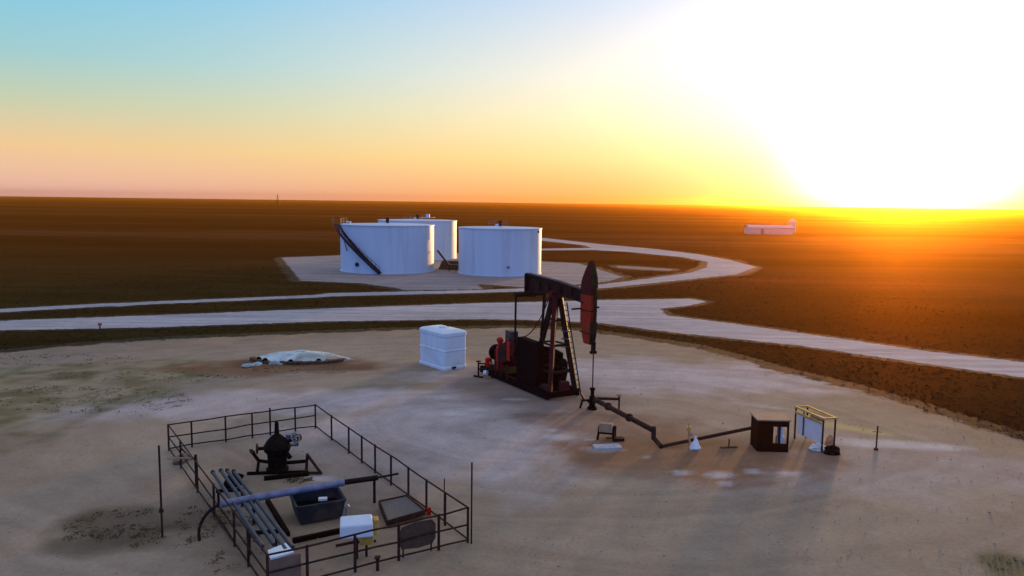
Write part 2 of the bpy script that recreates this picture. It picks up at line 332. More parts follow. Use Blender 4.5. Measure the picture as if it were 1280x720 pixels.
# well pad
pad = gp([(-160, 452), (0, 442), (100, 432), (200, 425), (350, 419), (500, 413), (640, 410), (715, 413), (771, 420), (863, 434), (920, 449), (970, 464), (1047, 482), (1110, 500), (1180, 522), (1280, 552), (1420, 610)])
pad = pad + [(30, 20), (20, 8), (-20, 8), (-60, 20), (-62, 40)]
def blob(X, Y, px, py, rx, ry, ang=0., pw=1., z=2.):
    c = G(px, py); a = R(ang); dx = X-c.x; dy = Y-c.y
    u = (dx*math.cos(a)+dy*math.sin(a))/rx; v = (-dx*math.sin(a)+dy*math.cos(a))/ry
    d = np.sqrt(u*u+v*v)+(nz(X, Y, 1.6, 11)-.5)*.9*z/2
    return np.clip((1.15-d)/.5, 0, 1)*pw
def pad_col(X, Y):
    a = nz(X, Y, 12., 1)[:, None]; b = nz(X, Y, 2.5, 2, 4)[:, None]
    C = np.array((.315, .245, .175))*(.86+.28*a)*(.90+.2*b)
    def put(mask, c, v=.3):
        nonlocal C
        m = mask[:, None]; C = C*(1-m)+np.array(c)*(1-v/2+v*b)*m
    # outer rim is browner
    D = seg_dist(X, Y, pad); put(np.clip(1-D/6., 0, 1)*.75, (.27, .185, .115), .6)
    put(blob(X, Y, 300, 505, 11, 3, 8, .7), (.50, .43, .43)); put(blob(X, Y, 560, 540, 9, 8, 0, .65), (.50, .43, .43))
    put(blob(X, Y, 800, 470, 14, 5, 0, .7), (.52, .44, .44)); put(blob(X, Y, 1030, 580, 9, 4, 0, .5), (.42, .35, .33))
    wl = seg_dist(X, Y, gp([(-200, 462), (0, 458), (250, 447), (300, 455), (230, 478), (190, 500), (60, 520), (30, 560), (-60, 600), (-300, 620)]))
    wm = np.clip(.5+wl/2.+(nz(X, Y, 1.5, 21)-.5)*2, 0, 1); put(wm*.5, (.27, .225, .12), .5); put(wm*.8*np.clip(nz(X, Y, 1.3, 22, 4)*3.2-1.1, 0, 1), (.125, .11, .04), .9)
    put(blob(X, Y, 200, 655, 3.4, 1.7, 10, .9, 3), (.10, .07, .04), 1.); put(blob(X, Y, 160, 672, 2.6, 1.2, 10, .5, 3), (.16, .12, .07), 1.)
    put(blob(X, Y, 175, 480, 3, .8, 0, .5), (.17, .13, .07), 1.)
    put(blob(X, Y, 375, 457, 6.5, 2.6, 0, .95), (.16, .085, .045), .8); put(blob(X, Y, 300, 462, 4.5, 2.0, 0, .85), (.20, .10, .045), .8)
    put(blob(X, Y, 850, 572, 6., 3.4, -10, .95), (.24, .125, .065), .7); put(blob(X, Y, 1005, 558, 1.3, 1.0, 0, .9), (.22, .15, .09), .4); put(blob(X, Y, 930, 560, 4.5, 2.5, 0, .6), (.24, .135, .08), .6)
    put(blob(X, Y, 760, 530, 5, 3., -15, .8), (.24, .135, .085), .6); put(blob(X, Y, 660, 487, 7, 4., -60, .65), (.15, .11, .095), .7)
    put(blob(X, Y, 350, 610, 6, 5.5, 0, .55), (.20, .15, .11)); put(blob(X, Y, 440, 670, 4, 1.6, 30, .55), (.23, .17, .12))
    put(blob(X, Y, 300, 690, 1.6, 2.8, 30, .35), (.25, .18, .12))
    put(blob(X, Y, 1260, 712, 1.4, 1.0, 0, .8, 3), (.13, .12, .05), 1.)
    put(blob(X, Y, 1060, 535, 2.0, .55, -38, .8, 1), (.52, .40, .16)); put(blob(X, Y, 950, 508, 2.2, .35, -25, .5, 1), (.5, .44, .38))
    put(blob(X, Y, 1120, 556, 3.2, .8, -6, .75, 1.5), (.60, .54, .50))
    for px, py, rx, ry in [(572, 517, .8, .4), (545, 497, .9, .5), (596, 513, .6, .3), (700, 547, .9, .45), (690, 538, .4, .3), (735, 549, .5, .25), (758, 562, 1.1, .5), (848, 591, .55, .35), (900, 594, .65, .4), (907, 605, .4, .2), (943, 590, .5, .3), (985, 593, .8, .3), (808, 573, .4, .2), (560, 470, 1., .4), (645, 500, .8, .3), (720, 462, 1.2, .4), (400, 600, .9, .4)]:
        put(blob(X, Y, px, py, rx*.9, ry*.9, 0, .6, 3), (.52, .48, .47), .6)
    return C
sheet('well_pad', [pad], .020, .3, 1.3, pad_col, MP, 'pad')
# ------------------------------------------------------------------ grass (stuff)
def tufts(name, m, n, sample, h, label=None, cat=None):
    pts = sample(n); V = []; Fs = []
    k = 5
    for (x, y) in pts:
        hh = h*random.uniform(.45, 1.25)
        for _ in range(k):
            a = random.uniform(0, 6.283); r = random.uniform(0, .16); bx, by = x+r*math.cos(a), y+r*math.sin(a)
            t = random.uniform(0, 6.283); wv = .035+.02*random.random(); ln = random.uniform(.1, .6)*hh
            dx, dy = wv*math.cos(t), wv*math.sin(t); la = random.uniform(0, 6.283); o = len(V)
            V += [(bx-dx, by-dy, 0), (bx+dx, by+dy, 0), (bx+ln*math.cos(la), by+ln*math.sin(la), hh*random.uniform(.6, 1))]
            Fs.append((o, o+1, o+2))
    me = bpy.data.meshes.new(name); me.from_pydata(V, [], Fs); me.update(); o = bpy.data.objects.new(name, me); col.objects.link(o)
    me.materials.append(M[m]); return tag(o, label, cat, kind='stuff')
allroads = [road, track, tpad, loop, pad, patch]
def field_pts(n):
    X = rng.uniform(-1, 1, n*3); X = X*(30+45*rng.random(n*3)); Y = 36+90*rng.random(n*3)**2.6
    okk = (np.abs(X) < Y*.78)
    X, Y = X[okk], Y[okk]; dn = nz(X, Y, 3., 31)
    D = np.max([seg_dist(X, Y, q) for q in allroads], 0); s = (D < -.15) & (dn > .25)
    X, Y = X[s], Y[s]; return list(zip(X[:n], Y[:n]))
tufts('field_grass', 'grass', 9000, field_pts, .07, 'dark dry grass growing between the gravel roads and around the pads', 'grass')
def weed_pts(n):
    P = []
    for px, py, rx, ry, q in [(60, 500, 8, 3.2, .32), (180, 470, 6, 1.5, .1), (200, 655, 3.2, 1.4, .16), (160, 675, 2.2, .9, .06), (1262, 712, 1.3, .9, .012), (374, 601, .5, .3, .03), (300, 690, .8, 1.5, .03), (350, 462, 6, 1.2, .06), (40, 450, 8, 2, .12)]:
        c = G(px, py); k = int(n*q); r = np.sqrt(rng.random(k)); a = rng.uniform(0, 6.283, k)
        P += list(zip(c.x+rx*r*np.cos(a), c.y+ry*r*np.sin(a)))
    P = np.array(P); s = nz(P[:, 0], P[:, 1], .9, 41) > .47; return [tuple(p) for p in P[s]]
tufts('pad_weeds', 'weed', 3000, weed_pts, .075, 'low scattered weeds growing through the bare gravel of the well pad', 'weeds')
def gravel():
    mb = MB(); n = 1700; pa = np.array(pad)
    for _ in range(n):
        y = 20+38*random.random()**1.2; x = random.uniform(-.72, .72)*y
        if seg_dist(np.array([x]), np.array([y]), pad)[0] < .3: continue
        r = random.uniform(.012, .035)*(1.6 if random.random() < .06 else 1)
        mb.ball((x, y, .02+r*.25), r, 5, 3, (1, random.uniform(.6, 1), .6))
    return tag(mb.build('loose_gravel', 'stone'), 'small loose stones scattered over the gravel pad', 'gravel', kind='stuff')
gravel()
# ------------------------------------------------------------------ storage tanks
def tank(loc, r, h, label, hatch_ang, extra=None):
    t = thing('storage_tank', loc, label, 'storage tank', group='white steel oil storage tanks')
    MB().lathe([(r+.12, 0), (r+.12, .12), (r, .125), (r, h)], n=96).build('shell', 'tank', t, smooth=True)
    for z_ in (.335, .665): MB().lathe([(r+.002, h*z_-.03), (r+.022, h*z_-.03), (r+.022, h*z_+.03), (r+.002, h*z_+.03)], n=96).build('weld_band', 'tank', t)
    MB().lathe([(r+.10, h+.002), (r+.10, h+.13), (r-.05, h+.14), (r*.6, h+.22), (r*.25, h+.32), (0.02, h+.36)], n=96).build('roof', 'tankroof', t, smooth=True)
    m = MB(); k = 40
    for i in range(k):                                     # edge rail on part of the roof
        a = 2*math.pi*i/k
        if math.cos(a-hatch_ang) < .93: continue
        b = 2*math.pi*(i+1)/k; rr = r-.05
        p = (rr*math.cos(a), rr*math.sin(a)); q = (rr*math.cos(b), rr*math.sin(b))
        m.tube((*p, h+.13), (*p, h+1.0), .03, n=5)
        if math.cos(b-hatch_ang) > .93:
            for zz in (.55, 1.0): m.tube((*p, h+zz), (*q, h+zz), .025, n=5)
    m.build('guard_rail', 'galv', t)
    v = MB(); v.lathe([(.25, h+.3), (.25, h+.95), (.42, h+.96), (.42, h+1.05), (.2, h+1.2), (0.01, h+1.22)], n=14); v.build('roof_vent', 'rust', t)
    hx, hy = (r-1.1)*math.cos(hatch_ang), (r-1.1)*math.sin(hatch_ang)
    MB().lathe([(.4, h+.15), (.4, h+.4), (.46, h+.41), (.46, h+.47), (0.01, h+.55)], (hx, hy, 0), 14).build('roof_hatch', 'tankroof', t)
    return t
def manway(t, r, ang, z, s=.32, m='stairs'):
    d = Vector((math.cos(ang), math.sin(ang), 0)); c = d*(r-.02)+Vector((0, 0, z))
    MB().tube(c, c+d*.22, s, n=18).build('manway', m, t)
def wall_stair(t, r, h, a0, a1, z0=.1, z1=None, name='stairway'):
    z1 = h if z1 is None else z1; n = 26
    st = MB(); ra = MB()
    P = lambda a, rr, z: (rr*math.cos(a), rr*math.sin(a), z)
    A = lambda f: -math.acos(math.cos(a0)+(math.cos(a1)-math.cos(a0))*f)
    for i in range(n):
        f = (i+.5)/n; a = A(f); z = z0+(z1-z0)*f
        st.box(P(a, r+.45, z), (.30, .72, .05), a+math.pi/2) if False else st.box(P(a, r+.42, z), (.74, .34, .05), a)
    for rr in (r+.06, r+.82):
        for i in range(n):
            f0, f1 = i/n, (i+1)/n
            st.bar(P(A(f0), rr, z0+(z1-z0)*f0), P(A(f1), rr, z0+(z1-z0)*f1), .08, .42)
    so_ = st.build(name, 'stairs', t)
    for i in range(n):
        f0, f1 = i/n, (i+1)/n; q0 = P(A(f0), r+.84, z0+(z1-z0)*f0); q1 = P(A(f1), r+.84, z0+(z1-z0)*f1)
        for dz in (.55, 1.0): ra.tube((q0[0], q0[1], q0[2]+dz), (q1[0], q1[1], q1[2]+dz), .035, n=5)
        if i % 2 == 0: ra.tube(q0, (q0[0], q0[1], q0[2]+1.0), .03, n=5)
    ra.build('handrail', 'stairs', so_)
    return so_
RA = 7.35; tA = tank((-19.9, 123.2, .004), RA, 7.15, 'wide white tank with a long dark stairway slanting down its wall', R(178))
wall_stair(tA, RA, 7.15, R(-89), R(-168), .1, 7.2)
lp = MB(); c = Vector((RA*math.cos(R(-166)), RA*math.sin(R(-166)), 7.25)); lp.box(c*1.0+Vector((-.3, -.1, 0)), (1.3, 1.3, .12), R(14))
for dx, dy in ((-1.2, -.7), (.2, -.8), (-1.2, .5)): lp.tube(c+Vector((dx, dy, 0)), c+Vector((dx, dy, 1.05)), .035, n=5)
lp.tube(c+Vector((-1.2, -.7, 1.05)), c+Vector((.2, -.8, 1.05)), .035, n=5); lp.tube(c+Vector((-1.2, -.7, 1.05)), c+Vector((-1.2, .5, 1.05)), .035, n=5)
lp.build('stair_landing', 'stairs', tA)
br = MB(); a = R(-138); br.bar((1.01*RA*math.cos(a)*1.05, 1.01*RA*math.sin(a)*1.05, 5.0), (1.01*RA*math.cos(a+.02), 1.01*RA*math.sin(a+.02), 3.3), .12, .12); br.build('stair_bracket', 'stairs', tA)
manway(tA, RA, R(-119), 1.35)
pz = MB(); a = R(-24); pz.tube((1.03*RA*math.cos(a), 1.03*RA*math.sin(a), 5.0), (1.03*RA*math.cos(a), 1.03*RA*math.sin(a), 7.2), .16); pz.build('vent_pipe', 'whiteb', tA)
RB = 6.45; tB = tank((-1.95, 120.9, .004), RB, 6.95, 'white tank with a plain wall, rightmost of the three tanks', R(95))
manway(tB, RB, R(-78), 1.4, .2, 'galv'); bx = MB(); bx.box((RB*math.cos(R(-25)), RB*math.sin(R(-25)), 6.6), (.35, .35, .35)); bx.build('gauge_box', 'stairs', tB)
RC = 7.6; tC = tank((-18.6, 151.5, .004), RC, 7.2, 'white tank standing behind the other two, half hidden', R(100))
MB().box((2.2, -2, 7.9), (2.6, 1.0, .08)).box((2.2, -2, 8.25), (.7, .6, .6)).build('roof_platform', 'tankroof', tC)
# crossover steps and dark dike between the tanks
p0, p1, p2 = G(543, 312), G(556, 329), G(573, 329)
t = thing('crossover_stairs', (-10.8, 122.5, .004), 'small dark crossover stairs between the stairway tank and the plain tank', 'stairs')
m = MB(); a_, b_ = Vector((-1.1, .0, 3.3)), Vector((.75, -.2, 1.0))
for s_ in (-.35, .35): m.bar(a_+Vector((0, s_, 0)), b_+Vector((0, s_, 0)), .08, .26)
for i in range(9):
    q = a_.lerp(b_, (i+.5)/9); m.box(q, (.26, .66, .05))
m.build('flight', 'stairs', t)
MB().box((1.9, -.2, 1.0), (2.4, .9, .14)).build('walkway', 'stairs', t)
for dx in (.8, 1.9, 2.9):
    for dy in (-.6, .2): MB().tube((dx, dy, 0), (dx, dy, .95), .05, n=6).build('support_leg', 'stairs', t)
d = MB(); pts = []
nseg = 24
for i in range(nseg+1):
    f = i/nseg; x = -12.1+4.4*f; wv = .9+.6*math.sin(math.pi*f); h_ = 1.35*min(1, f*8, (1-f)*8+.1)
    pts.append([(x, 127-wv*1.6, .0), (x, 127-wv*.5, max(.05, h_)), (x, 127+wv*.5, max(.05, h_*.95)), (x, 127+wv*1.6, .0)])
for a, b in zip(pts[:-1], pts[1:]):
    for k in range(3): d.add([a[k], b[k], b[k+1], a[k+1]], [(0, 1, 2, 3)])
tag(d.build('earth_bank', 'soil', smooth=True), 'low dark earth bank in the gap between the white tanks', 'earth bank', kind='structure')
# ------------------------------------------------------------------ pumpjack
WELL = G(740, 512)
pj = thing('pumpjack', (WELL.x, WELL.y, .02), 'dark red and black oil pumpjack with a tall red horse head lowered over the well', 'pumpjack', rz=R(-60))
OY = -.15
sk = MB()
for y in (OY-1.0, OY+1.0): sk.bar((-2.55, y, .28), (-10.6, y, .28), .22, .42)
for x in (-2.7, -4.0, -5.4, -6.8, -8.2, -9.5, -10.5): sk.box((x, OY, .27), (.2, 1.9, .34))
sk.box((-9.0, OY, .49), (2.9, 1.7, .04)); sk.box((-5.4, OY, .55), (2.4, 1.3, .16))
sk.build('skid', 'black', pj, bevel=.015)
ap = Vector((-3.45, OY, 5.72))
for y in (-1, 1): MB().bar((-2.65, OY+y*.85, .5), ap+Vector((.12, y*.16, 0)), .24, .30).build('samson_post_leg', 'dkred' if y < 0 else 'steel', pj)
for y in (-1, 1): MB().bar((-5.0, OY+y*.62, .5), ap+Vector((-.14, y*.14, 0)), .20, .26).build('samson_post_leg', 'steel', pj)
for z_ in (1.5, 3.0, 4.4):
    f = (z_-.5)/5.22; xf = -2.65-.68*f; hw = .85-.69*f; xr = -5.0+1.41*f; hr = .62-.48*f
    br = MB(); br.bar((xf, OY-hw, z_), (xf, OY+hw, z_), .09, .13); br.bar((xr, OY-hr, z_), (xr, OY+hr, z_), .08, .1)
    for s_ in (-1, 1): br.bar((xf, OY+s_*hw, z_), (xr, OY+s_*hr, z_), .07, .1)
    br.build('post_bracing', 'steel', pj)
ld = MB()
for y in (-.18, .22):
    ld.tube((-2.25, OY+.75+y, .3), (-3.1, OY+.25+y, 5.4), .035, n=6)
for i in range(17):
    f = (i+.5)/17; ld.tube((-2.25-.85*f, OY+.57-.5*f, .3+5.1*f), (-2.25-.85*f, OY+.97-.5*f, .3+5.1*f), .022, n=5)
ld.build('ladder', 'steel', pj)
cg = MB()          # safety hoops and small light-coloured fittings on the post
for z_ in (2.9, 3.35, 3.8): MB().torus((-2.95-.02*z_, OY+.35, z_), .22, .035, (0, 0, 1), 10).build('ladder_hoop', 'galv', pj)
MB().box(ap+Vector((0, 0, .03)), (.6, .62, .16)).tube(ap+Vector((0, -.42, .18)), ap+Vector((0, .42, .18)), .17, n=14).build('saddle_bearing', 'dkred', pj)
bm = MB()          # walking beam: deep at the rear, shallow at the head
def Ibeam(mb, prof, hw, y):
    top = [(x, z1) for x, z0, z1 in prof]; bot = [(x, z0) for x, z0, z1 in prof][::-1]
    mb.prism(top+bot, y-.05, y+.05)
    for (xa, a0, a1), (xb, b0, b1) in zip(prof[:-1], prof[1:]):
        mb.bar((xa, y, a1+.03), (xb, y, b1+.03), hw, .07); mb.bar((xa, y, a0-.03), (xb, y, b0-.03), hw, .07)
Ibeam(bm, [(-6.75, 5.62, 6.72), (-3.45, 5.98, 6.56), (-.75, 5.72, 6.30)], .34, OY*.5)
for x in (-6.6, -5.2, -4.2, -3.0, -1.9): bm.box((x, OY*.5, 6.15), (.05, .28, .5))
bm.box((-6.75, OY*.5, 6.17), (.12, .4, 1.1))
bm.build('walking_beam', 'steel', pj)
eq = MB(); eq.tube((-6.3, OY-1.05, 5.55), (-6.3, OY+1.05, 5.55), .14, n=12); eq.box((-6.3, OY, 5.55), (.45, .5, .3)); eq.build('equalizer', 'steel', pj)
for y in (-1, 1): MB().bar((-6.3, OY+y*1.0, 5.5), (-6.45, OY+y*.92, 2.2), .12, .13).build('pitman_arm', 'steel', pj)
hh = MB(); pv = -3.45; lv = []
for i in range(23):
    z = 3.50+(7.95-3.50)*i/22; f = i/22; dz = z-5.6
    xf = -.06-.026*dz*dz-(.16*max(0, (z-7.0)/.95)**1.6); 
    xb = -1.02+.30*max(0, 1-(z-3.5)/1.1)+.62*max(0, (z-6.5)/1.45)**1.5
    hwid = .20-.10*max(0, (z-6.9)/1.05)-.04*max(0, 1-(z-3.5)/.5)
    lv.append((z, xb, xf, hwid))
def loft(mb, rows):
    for z, a, b, h in rows: mb.v += [(a, -h, z), (b, -h, z), (b, h, z), (a, h, z)]
    k = len(rows); mb.f += [(3, 2, 1, 0)]+[(4*j+i, 4*j+(i+1) % 4, 4*j+4+(i+1) % 4, 4*j+4+i) for j in range(k-1) for i in range(4)]+[(4*k-4, 4*k-3, 4*k-2, 4*k-1)]
    return mb
lw = [q for q in lv if q[0] < 6.35]; upq = [q for q in lv if q[0] > 6.1]
hp = loft(hh, lw).build('horse_head', 'red', pj, bevel=.02)
loft(MB(), [(z+.004, a-.012, b+.004, h+.012) for z, a, b, h in upq]).build('upper_plate', 'dkred', hp, bevel=.02)
fl = MB()
for a, b in zip(lv[:-1], lv[1:]): fl.bar((a[2]+.035, 0, a[0]), (b[2]+.035, 0, b[0]), 2*a[3]+.03, .05)
fl.build('wireline_face', 'olive', hp)
for z in (4.1, 5.3): MB().box((-.54, 0, z), (.98, .44, .06)).build('head_stiffener', 'dkred', hp)
MB().bar((-.95, -.8, 5.35), (-.95, 1.0, 5.35), .06, .09).build('cross_bar', 'steel', hp)
rd = MB()
for y in (-.11, .11): rd.tube((-.10, y, 5.6), (-.03, y*.8, 3.1), .02, n=6)
rd.box((-.02, 0, 3.1), (.2, .34, .14)); rd.box((-.02, 0, 3.42), (.16, .2, .5)); rd.build('bridle', 'steel', pj)
MB().tube((0, 0, 1.2), (0, 0, 3.2), .032, n=8).build('polished_rod', 'steel', pj)
gb = MB(); gb.box((-5.55, OY, 1.25), (1.5, .95, 1.3)); gb.lathe([(.42, 0), (.42, .3), (0.01, .34)], (-5.55, OY, 1.9), 12); gb.tube((-5.45, OY-.85, 1.9), (-5.45, OY+.85, 1.9), .15, n=12); gb.build('gearbox', 'black', pj, bevel=.04)
for y in (-1, 1):
    c = MB(); yy = OY+y*.82
    c.prism([(-6.75, 1.85), (-6.6, 2.3), (-5.2, 2.45), (-4.0, 2.3), (-4.0, 1.5), (-5.2, 1.45)], yy-.1, yy+.1)
    co = c.build('crank_arm', 'black', pj, bevel=.02)
    w_ = MB(); zt_ = 3.10 if y < 0 else 2.0
    w_.prism([(-6.02, zt_-.12), (-5.92, zt_), (-3.95, zt_-.06), (-3.72, zt_-.2), (-3.66, 1.3), (-3.9, .52), (-5.9, .52), (-6.05, 1.1)], yy-.24, yy+.24); w_.build('counterweight', 'black', co, bevel=.03)
bgd = MB(); n = 20     # belt guard
pr = []
for i in range(n//2+1): a = math.pi/2-math.pi*i/(n//2)*1.0; pr.append((-6.75+.42*math.cos(a), 2.35+.55*math.sin(a)))
for i in range(n//2+1): a = -math.pi/2-math.pi*i/(n//2); pr.append((-7.9+.48*math.cos(a), 1.7+.62*math.sin(a)))
bgd.prism(pr, OY-1.05, OY-.78); bgo = bgd.build('belt_guard', 'dkred', pj)
MB().box((-6.95, OY-1.09, 2.05), (.36, .06, 1.15)).build('guard_panel', 'redb', bgo)
MB().box((-7.55, OY-1.09, 1.75), (.55, .06, .8)).build('guard_panel', 'olive', bgo)
gu = MB(); gu.box((-7.6, OY-.5, 2.9), (.75, .5, .55)); gu.build('control_box', 'bin', pj, bevel=.03)
en = MB(); en.box((-9.2, OY, 1.15), (1.6, .8, .9)); en.box((-9.1, OY, 1.75), (1.2, .55, .35)); en.tube((-8.5, OY, 1.2), (-7.8, OY, 1.2), .28, n=14)
for i in range(4): en.tube((-9.6+.33*i, OY-.42, 1.6), (-9.6+.33*i, OY-.55, 1.0), .07, n=6)
eo = en.build('engine', 'dkred', pj, bevel=.04)
MB().box((-8.75, OY-.65, 1.25), (.42, .4, 1.5)).lathe([(.16, 0), (.16, .3), (.24, .32), (.24, .5), (.1, .6)], (-8.75, OY-.65, 2.0), 12).build('engine_shroud', 'redb', eo, bevel=.04)
MB().tube((-10.15, OY, 1.3), (-10.5, OY, 1.3), .52, n=20).build('radiator_drum', 'black', eo)
MB().torus((-10.55, OY, 1.3), .45, .05, (1, 0, 0), 18, 6).build('flywheel', 'steel', eo)
MB().tube((-9.5, OY+.2, 1.8), (-9.5, OY+.2, 2.7), .06, n=8).build('exhaust_stack', 'rust', eo)
cb = MB()
def sag(p, q, d, k=8):
    p, q = Vector(p), Vector(q); return [p.lerp(q, i/k)-Vector((0, 0, d*4*(i/k)*(1-i/k))) for i in range(k+1)]
MB().path(sag((-3.7, OY-.3, 5.7), (-5.6, OY-.9, 3.1), .5), .03, 6).build('cable', 'steel', pj)
MB().path(sag((-3.9, OY-.4, 5.6), (-4.2, OY-.55, 3.4), -.25), .05, 6).build('cable', 'steel', pj)
MB().box((-2.2, OY-.2, .85), (.35, .5, .5)).build('junction_box', 'dkred', pj, bevel=.02)
MB().tube((-2.15, OY+.9, .3), (-1.5, OY+.7, .1), .06).build('brake_lever', 'steel', pj)
MB().box((-3.2, OY-.75, .62), (.7, .3, .25)).build('tool_tray', 'rust', pj)
for x in (-7.0, -7.8, -8.5): MB().box((x, OY-1.12, .75), (.12, .06, .9)).build('guard_post', 'dkred', pj)
MB().lathe([(.22, 0), (.22, .55), (.1, .62)], (-9.9, OY-.85, .5), 12).build('oil_drum', 'redb', pj)
MB().path([Vector((-8.2, OY-.6, 2.2)), Vector((-8.2, OY-1.0, 2.0)), Vector((-8.2, OY-1.05, .6))], .05).build('fuel_line', 'steel', pj)
# fuel and valve stand behind the engine
q = G(598, 472)
t = thing('valve_stand', (q.x, q.y, .02), 'small black pipe stand with valves beside the left end of the pumpjack skid', 'pipe stand', rz=R(-35))
m = MB(); m.tube((0, 0, .05), (0, 0, .95), .06); m.tube((-.35, 0, .04), (.35, 0, .04), .07); m.tube((.9, .2, .05), (.9, .2, .9), .05); m.tube((0, 0, .55), (1.4, .3, .55), .05); m.tube((0, 0, .9), (.5, .1, .9), .05); m.tube((.45, .1, .1), (.45, .1, .9), .04)
m.build('riser_pipe', 'steel', t)
MB().torus((0, 0, 1.02), .15, .025, (0, 0, 1), 12, 3).build('handwheel', 'steel', t); MB().torus((.9, .2, .98), .15, .025, (.3, 0, 1), 12, 3).build('handwheel', 'galv', t)
MB().tube((.38, .1, .35), (.6, .13, .35), .16, n=12).build('gauge', 'whiteb', t)
# ------------------------------------------------------------------ wellhead and flow line
t = thing('wellhead', (WELL.x, WELL.y, .02), 'dark wellhead under the polished rod of the pumpjack', 'wellhead')
MB().lathe([(.26, 0), (.26, .12), (.17, .13), (.17, .38), (.27, .39), (.27, .48), (.16, .49), (.16, .72), (.1, .75), (.1, 1.05), (.15, 1.06), (.15, 1.16), (.05, 1.2)], n=16).build('casing_head', 'black', t, smooth=True)
a = G(741, 504, .62)-WELL; e = G(774, 498, .85)-WELL; e = Vector((e.x, e.y, .8))
m = MB(); m.path([(0, 0, .6), (e.x, e.y, e.z)], .075); m.tube((e.x, e.y, .0), (e.x, e.y, .95), .05); m.build('side_outlet', 'rust', t)
MB().torus((e.x, e.y, 1.0), .16, .025, (0, 0, 1), 12, 4).build('handwheel', 'tan', t)
MB().tube((-.5, .15, .45), (.0, 0, .5), .06).tube((-.62, .2, .0), (-.5, .15, .5), .06).build('bleed_line', 'steel', t)
P1 = G(745, 510, .55); P2 = G(817, 538, .62); P3 = G(817, 547, .35); P4 = G(827, 558, .12); P5 = G(944, 534, .55)
fl0 = Vector((P2.x, P2.y, .02))
t = thing('flow_line', fl0, 'dark rusty pipe line stepping from the wellhead down to the brown cabinet', 'pipeline')
r_ = lambda v: tuple(Vector(v)-fl0)
MB().path([r_(Vector((WELL.x+.12, WELL.y-.2, .60))), r_(P2)], .13).build('upper_pipe', 'rust', t, smooth=True)
MB().path([r_(P2+Vector((0, 0, .18))), r_(P2), r_(Vector((P2.x, P2.y-.1, .3))), r_(P4)], .115).build('elbow', 'rust', t, smooth=True)
MB().path([r_(P4), r_(P5)], .08).build('lower_pipe', 'rust', t, smooth=True)
for v, r0, z in ((G(768, 548), .14, .6), (G(911, 560), .05, .42)):
    s_ = MB(); s_.tube(r_((v.x, v.y, .0)), r_((v.x, v.y, z)), r0*.6); s_.box(r_((v.x, v.y, .03)), (.8, .16, .06), .2); s_.build('pipe_support', 'rust', t)
for f in (.25, .62): W0 = Vector((WELL.x+.12, WELL.y-.2, .60)); q_ = W0.lerp(P2, f); MB().tube(r_(q_-(P2-P1).normalized()*.05), r_(q_+(P2-P1).normalized()*.05), .2, n=14).build('flange', 'rust', t)
q_ = G(757, 551)
t = thing('meter_skid', (q_.x, q_.y, .02), 'orange tan metering box on dark legs under the first stretch of pipe', 'meter', rz=R(-15))
MB().box((0, 0, .62), (.62, .3, .42)).build('housing', 'tan', t, bevel=.02)
for x in (-.38, .38): MB().bar((x, 0, 0), (x*.8, 0, .66), .1, .1).build('leg', 'black', t)
MB().box((0, 0, .38), (.7, .34, .08)).build('shelf', 'black', t); MB().box((.62, .05, .1), (.45, .25, .14), .3).build('foot_block', 'steel', t)
q_ = G(759, 560)
tag(MB().box((q_.x, q_.y, .05), (1.25, .6, .12), .15).build('concrete_slab', 'conc', bevel=.03), 'small pale concrete slab on the ground below the tan metering box', 'slab')
q_ = G(862, 558)
t = thing('valve', (q_.x, q_.y, .02), 'upright yellow-topped valve where the lower pipe is tied beside a white bag', 'valve')
MB().tube((0, 0, .05), (-.05, .05, .85), .055).tube((-.05, .05, .55), (.12, .0, .55), .07).build('stem', 'tan', t)
MB().tube((-.06, .06, .7), (-.06, .06, .84), .1).build('bonnet', 'yellow', t)
MB().bar((-.3, .05, .93), (.1, .05, .86), .05, .03).bar((-.06, .06, .85), (-.08, .06, 1.08), .03, .03).build('handle', 'yellow', t)
q_ = G(869, 562)
b = MB(); b.lathe([(.24, 0), (.26, .06), (.19, .22), (.11, .40), (.05, .50), (.07, .57), (.02, .60)], (q_.x, q_.y, .02), 11, ex=1, ey=.8)
for i, v in enumerate(b.v): b.v[i] = (v[0]+random.uniform(-.03, .03), v[1]+random.uniform(-.03, .03), max(.02, v[2]+random.uniform(-.02, .02)))
tag(b.build('sack', 'whiteb', smooth=True), 'white tied sack standing against the pipe beside the yellow-topped valve', 'sack')
# ------------------------------------------------------------------ brown cabinet
c0 = G(946, 565); c1 = G(985, 566)
dx = (c1-c0); W_ = dx.length
t = thing('equipment_cabinet', (c0.x, c0.y, .02), 'dark brown box cabinet with an open window bay at the end of the pipe line', 'cabinet', rz=math.atan2(dx.y, dx.x))
Hc = 1.42; Dp = 1.15
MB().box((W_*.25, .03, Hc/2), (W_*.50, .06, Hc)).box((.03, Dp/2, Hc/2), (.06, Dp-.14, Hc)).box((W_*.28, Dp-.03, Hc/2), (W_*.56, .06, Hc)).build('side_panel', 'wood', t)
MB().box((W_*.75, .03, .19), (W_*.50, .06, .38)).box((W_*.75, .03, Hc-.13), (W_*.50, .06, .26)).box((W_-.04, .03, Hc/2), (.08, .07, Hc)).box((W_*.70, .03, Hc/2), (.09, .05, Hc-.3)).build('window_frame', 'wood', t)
MB().box((W_-.04, Dp-.05, Hc/2), (.08, .08, Hc)).build('corner_post', 'wood', t)
MB().box((W_/2, Dp/2, Hc+.035), (W_+.12, Dp+.12, .06)).build('top_board', 'tan', t, bevel=.01)
MB().lathe([(.14, 0), (.14, .4), (.05, .5)], (W_*.83, .5, .62), 12).box((W_*.83, .5, .31), (.3, .3, .62)).build('pump_unit', 'whiteb', t)
MB().box((W_/2, Dp/2, .03), (W_, Dp, .06)).build('floor_board', 'wood', t)
